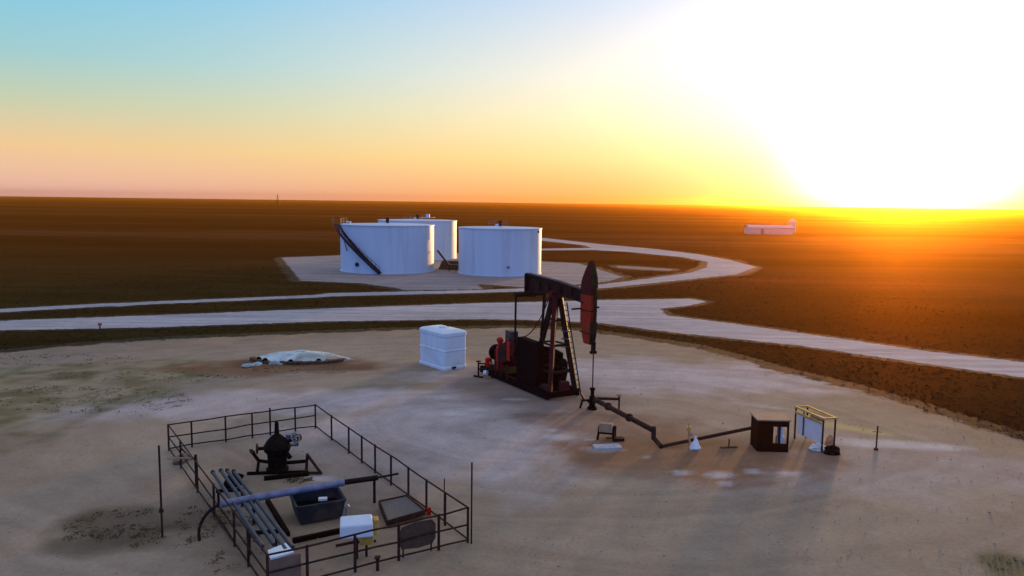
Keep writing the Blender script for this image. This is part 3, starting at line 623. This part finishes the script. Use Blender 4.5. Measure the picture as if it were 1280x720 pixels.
# ------------------------------------------------------------------ yellow rack with pale panel
A_ = G(993, 549); B_ = G(1027, 566)
ex = (B_-A_); Lr = ex.length; ang = math.atan2(ex.y, ex.x)
t = thing('pipe_rack', (A_.x, A_.y, .02), 'yellow topped rusty steel frame holding a pale blue-white panel', 'rack', rz=ang)
Ht = Hh(993, 510, A_.y); Wd = .62
n_ = 0
for x in (0, Lr):
    for y in (0, Wd): MB().bar((x, y, 0), (x, y, Ht), .06, .06).build('post', 'rust', t)
MB().bar((Lr*.3, 0, .35), (Lr*.3, 0, Ht), .04, .04).build('post', 'rust', t)
m = MB()
for y in (0, Wd): m.bar((-.08, y, Ht+.03), (Lr+.08, y, Ht+.03), .08, .08)
for x in (0, Lr): m.bar((x, .04, Ht+.03), (x, Wd-.04, Ht+.03), .08, .08)
m.bar((.05, .05, Ht+.02), (Lr-.05, Wd-.05, Ht+.02), .06, .04); m.bar((-.02, -.02, Ht-.2), (Lr, -.02, Ht-.2), .05, .1); m.build('top_rail', 'yellow', t)
MB().box((Lr*.52, .06, Ht*.52), (Lr*.92, .04, Ht*.62)).build('panel', 'white', t)
MB().box((Lr*.55, Wd*.5, Ht*.86), (.5, .28, .22)).build('junction_box', 'galv', t)
def lump(px, py, s, m, name, label, cat, seed):
    q = G(px, py); b = MB(); b.ball((q.x, q.y, s[2]*.45+.02), 1., 12, 8, s); rr = random.Random(seed)
    for i, v in enumerate(b.v):
        k = 1+rr.uniform(-.18, .18); b.v[i] = (q.x+(v[0]-q.x)*k, q.y+(v[1]-q.y)*k, max(.015, v[2]*(1+rr.uniform(-.12, .12))))
    return tag(b.build(name, m, smooth=False, bevel=.0), label, cat)
lump(1022, 563, (.42, .25, .2), 'whiteb', 'sack', 'crumpled white sack lying at the foot of the yellow topped rack', 'sack', 1)
lump(1037, 556, (.2, .2, .3), 'tan', 'sack', 'small upright tan sack beside the right post of the yellow topped rack', 'sack', 4)
lump(1040, 568, (.36, .28, .28), 'black', 'rubble_heap', 'dark brown heap on the ground right of the white sack', 'heap', 2)
q_ = G(1095, 563); t = thing('marker_post', (q_.x, q_.y, .02), 'lone thin rusty marker post with a short crossbar right of the yellow topped rack', 'post')
MB().tube((0, 0, 0), (.01, 0, 1.12), .035, n=8).lathe([(.1, 0), (.1, .06), (.03, .12)], n=10).build('pole', 'rust', t); MB().bar((-.2, 0, .86), (.22, 0, .84), .03, .04).build('crossbar', 'tan', t)
# ------------------------------------------------------------------ white cube tank
a0, a1, a2 = G(528.5, 453), G(555, 464), G(584.5, 459.5)
u = (a2-a1); ang = math.atan2(u.y, u.x); la = u.length; lb = (a0-a1).length
t = thing('water_tank', (a1.x, a1.y, .02), 'tall white cube shaped tank standing alone left of the pumpjack', 'tank', rz=ang)
rot = Matrix.Rotation(-ang, 3, 'Z'); vb = rot @ (a0-a1); S1, S2 = la, abs(vb.y)
hz = 2.5
def rsq(cx, cy, hx, hy, r, n=5):
    o = []
    for sx, sy, st in ((1, 1, 0), (-1, 1, 90), (-1, -1, 180), (1, -1, 270)):
        for i in range(n+1):
            a = R(st+90*i/n); o.append((cx+sx*(hx-r)+r*math.cos(a), cy+sy*(hy-r)+r*math.sin(a)))
    return o
m = MB(); lv = [(0, .0), (.0, .15), (.05, .2), (.05, hz*.5-.05), (.0, hz*.5), (.05, hz*.5+.05), (.05, hz-.35), (.0, hz-.3), (.0, hz-.1), (.12, hz), (.5, hz+.08)]
n = 24
for ins, z in lv: m.v += [(x, y, z) for x, y in rsq(S1/2, S2/2, S1/2-ins, S2/2-ins, max(.22-ins*.2, .05))]
m.f += [(j*n+i, j*n+(i+1) % n, (j+1)*n+(i+1) % n, (j+1)*n+i) for j in range(len(lv)-1) for i in range(n)]+[tuple(range((len(lv)-1)*n, len(lv)*n))]
m.build('shell', 'white', t, smooth=True)
MB().lathe([(.28, hz+.06), (.28, hz+.16), (.05, hz+.2)], (S1/2, S2/2, 0), 16).build('lid', 'white', t); MB().lathe([(.07, hz+.1), (.07, hz+.22)], (S1/2+.45, S2/2, 0), 10).build('vent_cap', 'steel', t)
MB().box((S1*.4, -.06, .13), (.28, .1, .12)).build('drain_valve', 'steel', t)
# ------------------------------------------------------------------ pale dome cover
dc = G(375, 449)
t = thing('pit_cover', (dc.x, dc.y, .02), 'long low pale blue-white domed cover sunk in brown dirt at the pad edge', 'cover', rz=R(2))
m = MB(); na, nr = 56, 9; rr = random.Random(5)
for j in range(nr+1):
    f = 1-j/nr
    for i in range(na):
        a = 2*math.pi*i/na; jit = 1+(.08*math.sin(a*5+1)+.05*math.sin(a*11)+rr.uniform(-.05, .05))*(f**3)
        m.v.append((3.05*f*jit*math.cos(a), 1.75*f*jit*math.sin(a), .0+.50*(1-f**2.4)*(1+.12*math.sin(a*3)*math.cos(f*9))+rr.uniform(-.015, .015)*(f < .98)))
m.f += [(j*na+i, j*na+(i+1) % na, (j+1)*na+(i+1) % na, (j+1)*na+i) for j in range(nr) for i in range(na)]
m.build('shell', 'liner', t, smooth=True)
m = MB()
for i in range(28):
    a = R(195+150*i/27); m.box((3.2*math.cos(a), 1.85*math.sin(a), .05+.05*rr.random()), (.35, .22+.2*rr.random(), .12+.14*rr.random()), a+rr.uniform(-.6, .6))
m.build('rim_rubble', 'mesh', t)
for x, y in ((-2.55, -.95), (-2.0, -1.35), (-.2, -1.72), (1.6, -1.42)): MB().ball((x, y, .14), .2, 8, 5, (1, .6, 1)).build('vent_hole', 'black', t)
for k, (px, py, sx, sy) in enumerate([(311, 459, .45, .3), (322, 457, .3, .22), (345, 456, .5, .18)]):
    lump(px, py, (sx, sy, .16), 'liner', 'liner_scrap', ['torn pale liner scrap, farthest left of the domed cover', 'small pale liner scrap between the two larger scraps', 'flat pale liner scrap close under the front rim of the domed cover'][k], 'scrap', 20+k)['group'] = 'liner scraps by the domed cover'
q_ = G(428, 452)
m = MB(); m.hexa([(q_.x-1.1, q_.y-.3, .02), (q_.x+.95, q_.y+.1, .02), (q_.x+.8, q_.y+.35, .02), (q_.x-1.1, q_.y+.35, .02)], [(q_.x-1.1, q_.y-.2, .22), (q_.x+.9, q_.y+.15, .1), (q_.x+.75, q_.y+.3, .1), (q_.x-1.1, q_.y+.3, .24)])
tag(m.build('board', 'tan'), 'weathered tan board lying at the right end of the domed cover', 'board')
# ------------------------------------------------------------------ fenced compound
FH = 1.18
def fg(px, py): v = G(px, py, FH); return Vector((v.x, v.y, 0))
NW, NE, SE, SW = fg(210, 531), fg(394, 506), fg(585, 635), fg(334, 694)
t = thing('pipe_fence', (NW.x, NW.y, .02), 'rusty pipe rail fence around the valve compound', 'fence')
O = Vector((NW.x, NW.y, 0))
def xat(a, b, px):        # point on the line a-b whose top projects to column px
    best = min((abs(_col(a.lerp(b, k/200))-px), k) for k in range(201)); return a.lerp(b, best[1]/200)
def _col(p):
    v = CM.transposed() @ Vector((p.x, p.y, FH-CAMH)); return 640+F*v.x/-v.z
def post(p, h=FH, r=.042):
    p = p-O; MB().tube((p.x, p.y, 0), (p.x, p.y, h), r, n=8).build('fence_post', 'rust', t)
for px in (210, 239, 282, 315, 369, 394): post(xat(NW, NE, px))
post(xat(NW, NE, 337), 1.3, .045)
for px in (414, 436, 452, 469, 489, 510, 533, 556): post(xat(NE, SE, px))
post(SE)
for px in (548, 498, 443, 384): post(xat(SW, SE, px), FH, .045)
for px in (225, 246, 267, 292, 310, 334): post(xat(NW, SW, px))
for a, b in ((NW, NE), (NE, SE), (SW, SE), (NW, SW)):
    m = MB()
    for z in (FH-.02, .62, .12) if (a, b) != (NE, SE) else (FH-.02, .12):
        p, q = a-O, b-O; k = 8; pts = [p.lerp(q, i/k) for i in range(k+1)]
        m = MB(); m.path([(v.x, v.y, z+random.uniform(-.035, .025)) for v in pts], .030, 6)
        m.build('fence_rail', 'rust', t)
# stake row with tall poles
q_ = G(203, 672); tag(MB().tube((q_.x, q_.y, 0), (q_.x, q_.y, Hh(203, 557, q_.y)), .035, n=8).box((q_.x, q_.y, .9), (.12, .08, .1)).build('tall_pole', 'rust'), 'tall thin rusty pole standing alone left of the fenced compound', 'pole')
q_ = SE+Vector((.12, -.08, 0)); tag(MB().tube((q_.x, q_.y, 0), (q_.x, q_.y, Hh(588, 578, q_.y)), .028, n=8).build('tall_pole', 'rust'), 'tall thin rusty pole at the near right corner of the fence', 'pole')
# valve manifold
q_ = G(347, 588)
t = thing('valve_manifold', (q_.x, q_.y, .02), 'big black upright valve body with side arms inside the fence', 'valve manifold')
MB().lathe([(.44, 0), (.44, .1), (.36, .12), (.40, .72), (.50, .80), (.56, .98), (.42, 1.22), (.24, 1.42), (.1, 1.52), (.08, 2.0), (.01, 2.02)], n=18).build('body', 'oily', t, smooth=True)
for pth, rr_ in (([(-.3, 0, .9), (-.72, -.1, .92)], .07), ([(-.3, 0, .32), (-.72, -.12, .42), (-.95, -.1, .72)], .07), ([(-.72, -.12, .42), (-.66, -.5, .12)], .06), ([(.3, -.1, .9), (.62, -.3, .62)], .09), ([(.3, .1, 1.1), (.62, .2, 1.25)], .07), ([(.35, .0, .3), (1.15, .15, .34)], .075)):
    MB().path(pth, rr_).build('side_arm', 'oily', t, smooth=True)
MB().torus((-.78, -.1, .92), .2, .03, (1, .2, 0), 14, 4).build('handwheel', 'steel', t); MB().torus((-.98, -.1, .78), .13, .03, (.6, 0, .6), 12, 4).build('handwheel', 'steel', t); MB().torus((.68, .2, 1.3), .22, .03, (.8, -.3, .5), 14, 4).build('handwheel', 'galv', t)
MB().box((.45, .35, 1.25), (.4, .22, .3), .3).build('actuator', 'galv', t)
q2 = G(384, 588); q3 = G(398, 600)
m = MB(); a = Vector((1.15, .1, 0)); m.path([a, a+Vector((.05, 0, .62)), a+Vector((.75, -.65, .1)), a+Vector((.1, -.7, .1))], .06); m.build('brace_frame', 'rust', t)
MB().box((.15, -.45, .05), (2.4, .14, .1), .12).build('base_beam', 'black', t)
# pipe bundle
UL = [(266, 590), (276, 588), (284, 588), (292, 589)]; LR = [(333, 690), (349, 690), (357, 687), (366, 684)]
gl = ['outermost left grey pipe of the row lying across the left fence', 'second grey pipe from the left in the row across the left fence', 'third grey pipe from the left in the row across the left fence', 'rightmost grey pipe of the row, running down to the white lidded box']
for i in range(4):
    a, b = G(*UL[i], .78), G(*LR[i], .98 if i else 1.0)
    if i == 0: b = G(328, 683, .98)
    if i == 1: b = a.lerp(b, .93)
    t = thing('long_pipe', (a.x, a.y, .78), gl[i], 'pipe', group='long grey pipes racked at the left fence')
    MB().tube((0, 0, 0), b-a, .062, n=12).build('tube', 'pipegrey', t, smooth=True)
    d_ = (b-a).normalized(); MB().tube(-d_*.03, d_*.10, .078, n=12).build('collar', 'steel', t)
q_ = G(302, 652, 0)
t = thing('pipe_trestle', (q_.x, q_.y, .02), 'low black trestle carrying the row of grey pipes', 'trestle', rz=R(10))
a = G(282, 612, .68); b = G(322, 664, .78)
for P_ in (a, b):
    l = MB(); c = Vector((P_.x-q_.x, P_.y-q_.y, 0)); c = Matrix.Rotation(R(-10), 3, 'Z') @ c
    l.box((c.x+.15, c.y, P_.z-.06), (.95, .1, .1)); l.bar((c.x-.25, c.y, 0), (c.x-.25, c.y, P_.z-.1), .07, .07); l.bar((c.x+.55, c.y, 0), (c.x+.55, c.y, P_.z-.1), .07, .07); l.build('trestle_frame', 'steel', t)
# lavender header pipe
a = G(276, 630, .88); b = G(430, 603, .95); c = G(472, 597, .95); d = G(498, 592, 1.0)
t = thing('header_pipe', (a.x, a.y, .02), 'thick pale blue-lavender pipe crossing the compound above the blue-grey bin', 'pipe')
o_ = Vector((a.x, a.y, .02)); m = MB(); m.tube(a-o_, b-o_, .125, n=16); m.build('barrel', 'pipeblue', t, smooth=True)
MB().tube(b-o_, c-o_, .1, n=12).path([c-o_, d-o_], .04).build('thin_extension', 'steel', t, smooth=True)
m = MB(); pp = []
for k in range(9):
    u_ = k/8; pp.append(Vector((-.02-.42*math.sin(u_*2.2), -.1-.85*u_, .86*(1-u_**1.4)+.02)))
m.path(pp, .05); m.build('drop_hose', 'steel', t, smooth=True)
for P_ in (a.lerp(b, .25), b.lerp(c, .9)): MB().tube(P_-o_-Vector((0, 0, P_.z-.02)), P_-o_-Vector((0, 0, .1)), .05).build('support_leg', 'steel', t)
# blue-grey bin
zt = .72
tp = [G(361.7, 617, zt), G(371, 635, zt), G(432, 625, zt), G(423, 610, zt)]
cn = sum((Vector(v) for v in tp), Vector())/4; cn.z = .02
t = thing('waste_bin', cn, 'open blue-grey steel bin with a dark inside under the lavender pipe', 'bin')
top = [v-cn for v in tp]; bot = [Vector((v.x*.86, v.y*.86, .08)) for v in top]
inn = [Vector((v.x*.93, v.y*.92, v.z)) for v in top]; inb = [Vector((v.x*.8, v.y*.8, .14)) for v in top]
m = MB(); m.v = [tuple(v) for v in bot+top+inn+inb]
m.f = [(3, 2, 1, 0)]+[(i, (i+1) % 4, 4+(i+1) % 4, 4+i) for i in range(4)]+[(4+i, 4+(i+1) % 4, 8+(i+1) % 4, 8+i) for i in range(4)]+[(8+i, 8+(i+1) % 4, 12+(i+1) % 4, 12+i) for i in range(4)]+[(12, 13, 14, 15)]
m.build('shell', 'bin', t); 
m = MB(); m.v = [(v.x*.99, v.y*.99, .62) for v in inb]; m.v = [(v.x*1.07, v.y*1.07, .40) for v in inb]; m.f = [(0, 1, 2, 3)]; m.build('dark_infill', 'black', t)  # flat black sheet that darkens the inside of the bin
m = MB()
for i in range(4): m.bar(top[i]*1.0, top[(i+1) % 4], .06, .06)
m.build('rim', 'bin', t)
m = MB(); m.box((.15, .1, .6), (.3, .18, .1), .2); tag(m.build('can', 'whiteb', t, bevel=.02))
# white slant top enclosure near the front fence
q_ = G(446, 699); t = thing('instrument_box', (q_.x, q_.y, .02), 'white slant topped instrument box on a stand at the near fence', 'box', rz=R(13))
zb = Hh(446, 671, q_.y)-.0; z0_ = zb+.02; w2 = .50
m = MB(); m.hexa([(-w2, -.22, z0_), (w2, -.22, z0_), (w2, .3, z0_), (-w2, .3, z0_)], [(-w2, -.22, z0_+.42), (w2, -.22, z0_+.42), (w2*.96, .3, z0_+.55), (-w2*.96, .3, z0_+.55)])
m.build('case', 'white', t, bevel=.05)
MB().tube((0, 0, 0), (0, 0, z0_), .05).tube((.3, .1, 0), (.3, .1, z0_), .04).build('stand_leg', 'rust', t)
MB().box((w2+.09, .1, z0_+.22), (.14, .34, .5)).box((.3, .12, z0_-.2), (.42, .2, .3)).build('yellow_bracket', 'yellow', t, bevel=.02)
MB().tube((-.28, .36, z0_+.1), (-.28, .36, z0_+.75), .05).ball((-.28, .36, z0_+.8), .09).build('gauge', 'galv', t)
# low grating platform
cs = [G(475, 627, .28), G(485, 651, .28), G(530, 638, .28), G(508, 620, .28)]
cn = sum((Vector(v) for v in cs), Vector())/4; cn.z = .02
t = thing('grating_platform', cn, 'low rusty framed platform inside the right fence', 'platform')
cc = [v-cn for v in cs]; m = MB()
m.v = [(v.x, v.y, .2) for v in cc]+[(v.x, v.y, .25) for v in cc]; m.f = [(3, 2, 1, 0), (4, 5, 6, 7), (0, 1, 5, 4), (1, 2, 6, 5), (2, 3, 7, 6), (3, 0, 4, 7)]; m.build('deck', 'grate', t)
m = MB()
for i in range(4): m.bar(Vector((cc[i].x*1.04, cc[i].y*1.04, .2)), Vector((cc[(i+1) % 4].x*1.04, cc[(i+1) % 4].y*1.04, .2)), .06, .18)
m.build('frame', 'rust', t)
# brown screen on the front fence
a, b = xat(SW, SE, 502), xat(SW, SE, 546); d_ = (b-a); ln = d_.length
t = thing('mesh_screen', (a.x, a.y, .02), 'dark brown rounded mesh screen standing at the near fence right of the white box', 'screen', rz=math.atan2(d_.y, d_.x))
m = MB(); m.prism([(0, .42), (.05, .28), (ln*.5, .2), (ln-.12, .22), (ln, .4), (ln, .85), (ln-.12, 1.02), (ln*.45, 1.06), (.06, .98), (0, .85)], .09, .13); m.build('screen', 'mesh', t)
MB().bar((.1, .11, 0), (.1, .11, .3), .04, .04).build('leg', 'rust', t); MB().bar((ln-.15, .11, 0), (ln-.15, .11, .3), .04, .04).build('leg', 'rust', t)
# white lidded box lower left
cs = [G(335, 689, .98), G(338, 699, .98), G(367, 691, .98), G(357, 680, .98)]
cn = sum((Vector(v) for v in cs), Vector())/4; cn.z = .02
t = thing('valve_box', cn, 'pinkish brown box with a white lid at the near left corner of the fence', 'box')
cc = [v-cn for v in cs]
MB().hexa([(v.x, v.y, .93) for v in cc], [(v.x*1.03, v.y*1.03, .99) for v in cc]).build('lid', 'white', t)
bb = [Vector((v.x*.95, v.y*.95, 0)) for v in cc]; bb[2] += Vector((.22, .02, 0)); 
MB().hexa([(v.x, v.y, 0) for v in bb], [(v.x, v.y, .925) for v in bb]).build('body', 'pink', t)
# low pipes lying inside the compound
for k, (pa, pb, lab) in enumerate([((330, 598), (386, 592), 'short dark beam lying just in front of the black valve body'), ((334, 625), (360, 668), 'dark beam lying between the grey pipe row and the blue-grey bin'), ((366, 676), (436, 661), 'long dark beam lying in front of the blue-grey bin')]):
    a, b = G(*pa, .1), G(*pb, .1); tag(MB().bar(a, b, .14, .16).build('timber_beam', 'wood', bevel=.01), lab, 'beam', 'dark beams lying inside the fence')
a = G(300, 600); lump(292, 606, (.35, .55, .3), 'black', 'hose_heap', 'heap of dark hose right behind the grey pipes at the left fence', 'hose', 9)
lump(226, 578, (.28, .45, .22), 'pink', 'dirt_heap', 'small pinkish heap at the far left corner of the fence', 'heap', 12)
q_ = G(472, 714); tag(MB().tube((q_.x, q_.y, 0), (q_.x, q_.y, .42), .05, n=8).box((q_.x, q_.y, .43), (.16, .16, .05)).build('stub_post', 'rust'), 'short stub post just inside the near fence below the white box', 'post')
q_ = G(555, 655); tag(MB().tube((q_.x, q_.y, 0), (q_.x+.01, q_.y, Hh(555, 598, q_.y)), .02, n=8).build('thin_rod', 'rust'), 'thin dark rod rising just above the right fence rail', 'rod')
q_ = G(358, 574); t = thing('pipe_valve', (q_.x, q_.y, .02), 'pale pipe fitting standing close behind the black valve body', 'valve')
MB().tube((0, 0, 0), (0, 0, .8), .07).tube((-.2, 0, .6), (.45, .1, .6), .08).build('body', 'galv', t); MB().torus((.48, .1, .9), .14, .03, (.3, -.8, .4), 12, 4).build('handwheel', 'steel', t); MB().tube((.45, .1, .55), (.48, .1, .9), .04).build('stem', 'steel', t)
q_ = G(246, 609); t = thing('hose_stand', (q_.x, q_.y, .02), 'short dark post frame standing just inside the left fence', 'stand')
MB().bar((0, 0, 0), (0, 0, Hh(246, 569, q_.y)), .09, .09).build('post', 'steel', t); MB().bar((-.02, 0, 1.15), (-1.2, .25, 1.0), .05, .05).build('arm', 'tan', t)
for k, (px, py, qx, qy, lab) in enumerate([(226, 560, 240, 574, 'rusty bent rod leaning near the far left corner of the fence'), (262, 632, 292, 676, 'rusty rod lying along the foot of the left fence')]):
    a, b = G(px, py, .45 if k == 0 else .1), G(qx, qy, .08); tag(MB().path([a, a.lerp(b, .5)+Vector((.05, 0, -.05)), b], .035, 6).build('scrap_rod', 'rust'), lab, 'rod')
a, b = G(420, 682, .06), G(470, 676, .06); tag(MB().path([a, a.lerp(b, .4)+Vector((0, .12, 0)), b], .04, 6).build('scrap_pipe', 'rust'), 'short rusty pipe on the ground below the white instrument box', 'pipe')
q_ = G(536, 644); tag(MB().box((q_.x, q_.y, .14), (.14, .12, .28), .3).build('bracket', 'redb', bevel=.01), 'small red bracket at the near right corner of the low platform', 'bracket')
# ------------------------------------------------------------------ far things
a, b = G(936, 292.5), G(988, 292.8)
t = thing('barn', (a.x, a.y, 0), 'long low pale shed far out on the field left of the sun', 'shed', rz=0.); ln = b.x-a.x
MB().box((ln/2, 3, 1.3), (ln, 6, 2.6)).build('wall', 'barn', t)
MB().add([(-.4, -.4, 2.55), (ln+.4, -.4, 2.55), (ln+.4, 3, 3.5), (-.4, 3, 3.5), (ln+.4, 6.4, 2.55), (-.4, 6.4, 2.55)], [(0, 1, 2, 3), (3, 2, 4, 5)]).build('roof', 'barn', t)
MB().box((ln*.3, -.04, 1.0), (1.2, .06, 2.0)).build('door', 'galv', t)
c = G(991, 291); t = thing('silo', (c.x+1, c.y+4, 0), 'pale round silo at the right end of the far shed', 'silo')
MB().lathe([(1.5, 0), (1.5, 4.6), (1.6, 4.7)], n=20).build('shell', 'barn', t, smooth=True); MB().lathe([(1.6, 4.71), (.3, 5.6), (.02, 5.7)], n=20).build('roof', 'barn', t, smooth=True)
D0 = 2600.; dr = CM @ Vector((347-640, 360-247, -F)); bx_, by_ = dr.x/dr.y*D0, D0
t = thing('drilling_rig', (bx_, by_, 0), 'tiny drilling derrick standing on the horizon', 'derrick')
m = MB(); hT = 26
for sx, sy in ((-1, -1), (1, -1), (1, 1), (-1, 1)): m.bar((sx*3, sy*3, 3), (sx*.7, sy*.7, hT), .5, .5)
for k in range(6):
    z = 4+k*4.4; w_ = 3-2.3*(z-3)/(hT-3); w2 = 3-2.3*(z+4.4-3)/(hT-3)
    m.bar((-w_, -w_, z), (w2, -w2, z+4.4), .25, .25); m.bar((w_, -w_, z), (-w2, -w2, z+4.4), .25, .25)
m.build('mast', 'steel', t); MB().box((0, 0, 1.8), (14, 8, 3.6)).build('substructure', 'steel', t)
q_ = G(125, 411.5); t = thing('road_marker', (q_.x, q_.y, 0), 'tiny orange topped marker at the near edge of the gravel road', 'marker')
MB().tube((0, 0, 0), (0, 0, .35), .05).build('stake', 'rust', t); MB().box((0, 0, .42), (.32, .06, .22)).build('reflector', 'orange', t)
# ------------------------------------------------------------------ haze
hb = MB(); hb.box((0, 1500, 19.), (9000, 6000, 40.))
hz_ = bpy.data.materials.new('haze_air'); hz_.use_nodes = True; nt = hz_.node_tree; nt.nodes.clear()
pvv = N('ShaderNodeVolumePrincipled'); pvv.inputs['Color'].default_value = (1., .38, .03, 1); pvv.inputs['Density'].default_value = 1.4e-4; pvv.inputs['Anisotropy'].default_value = .905
out = N('ShaderNodeOutputMaterial'); L(pvv.outputs[0], out.inputs['Volume'])
tag(hb.build('haze', hz_), kind='stuff', label='thin warm evening haze lying over the plain', cat='haze')
print('OBJ', len(bpy.data.objects))
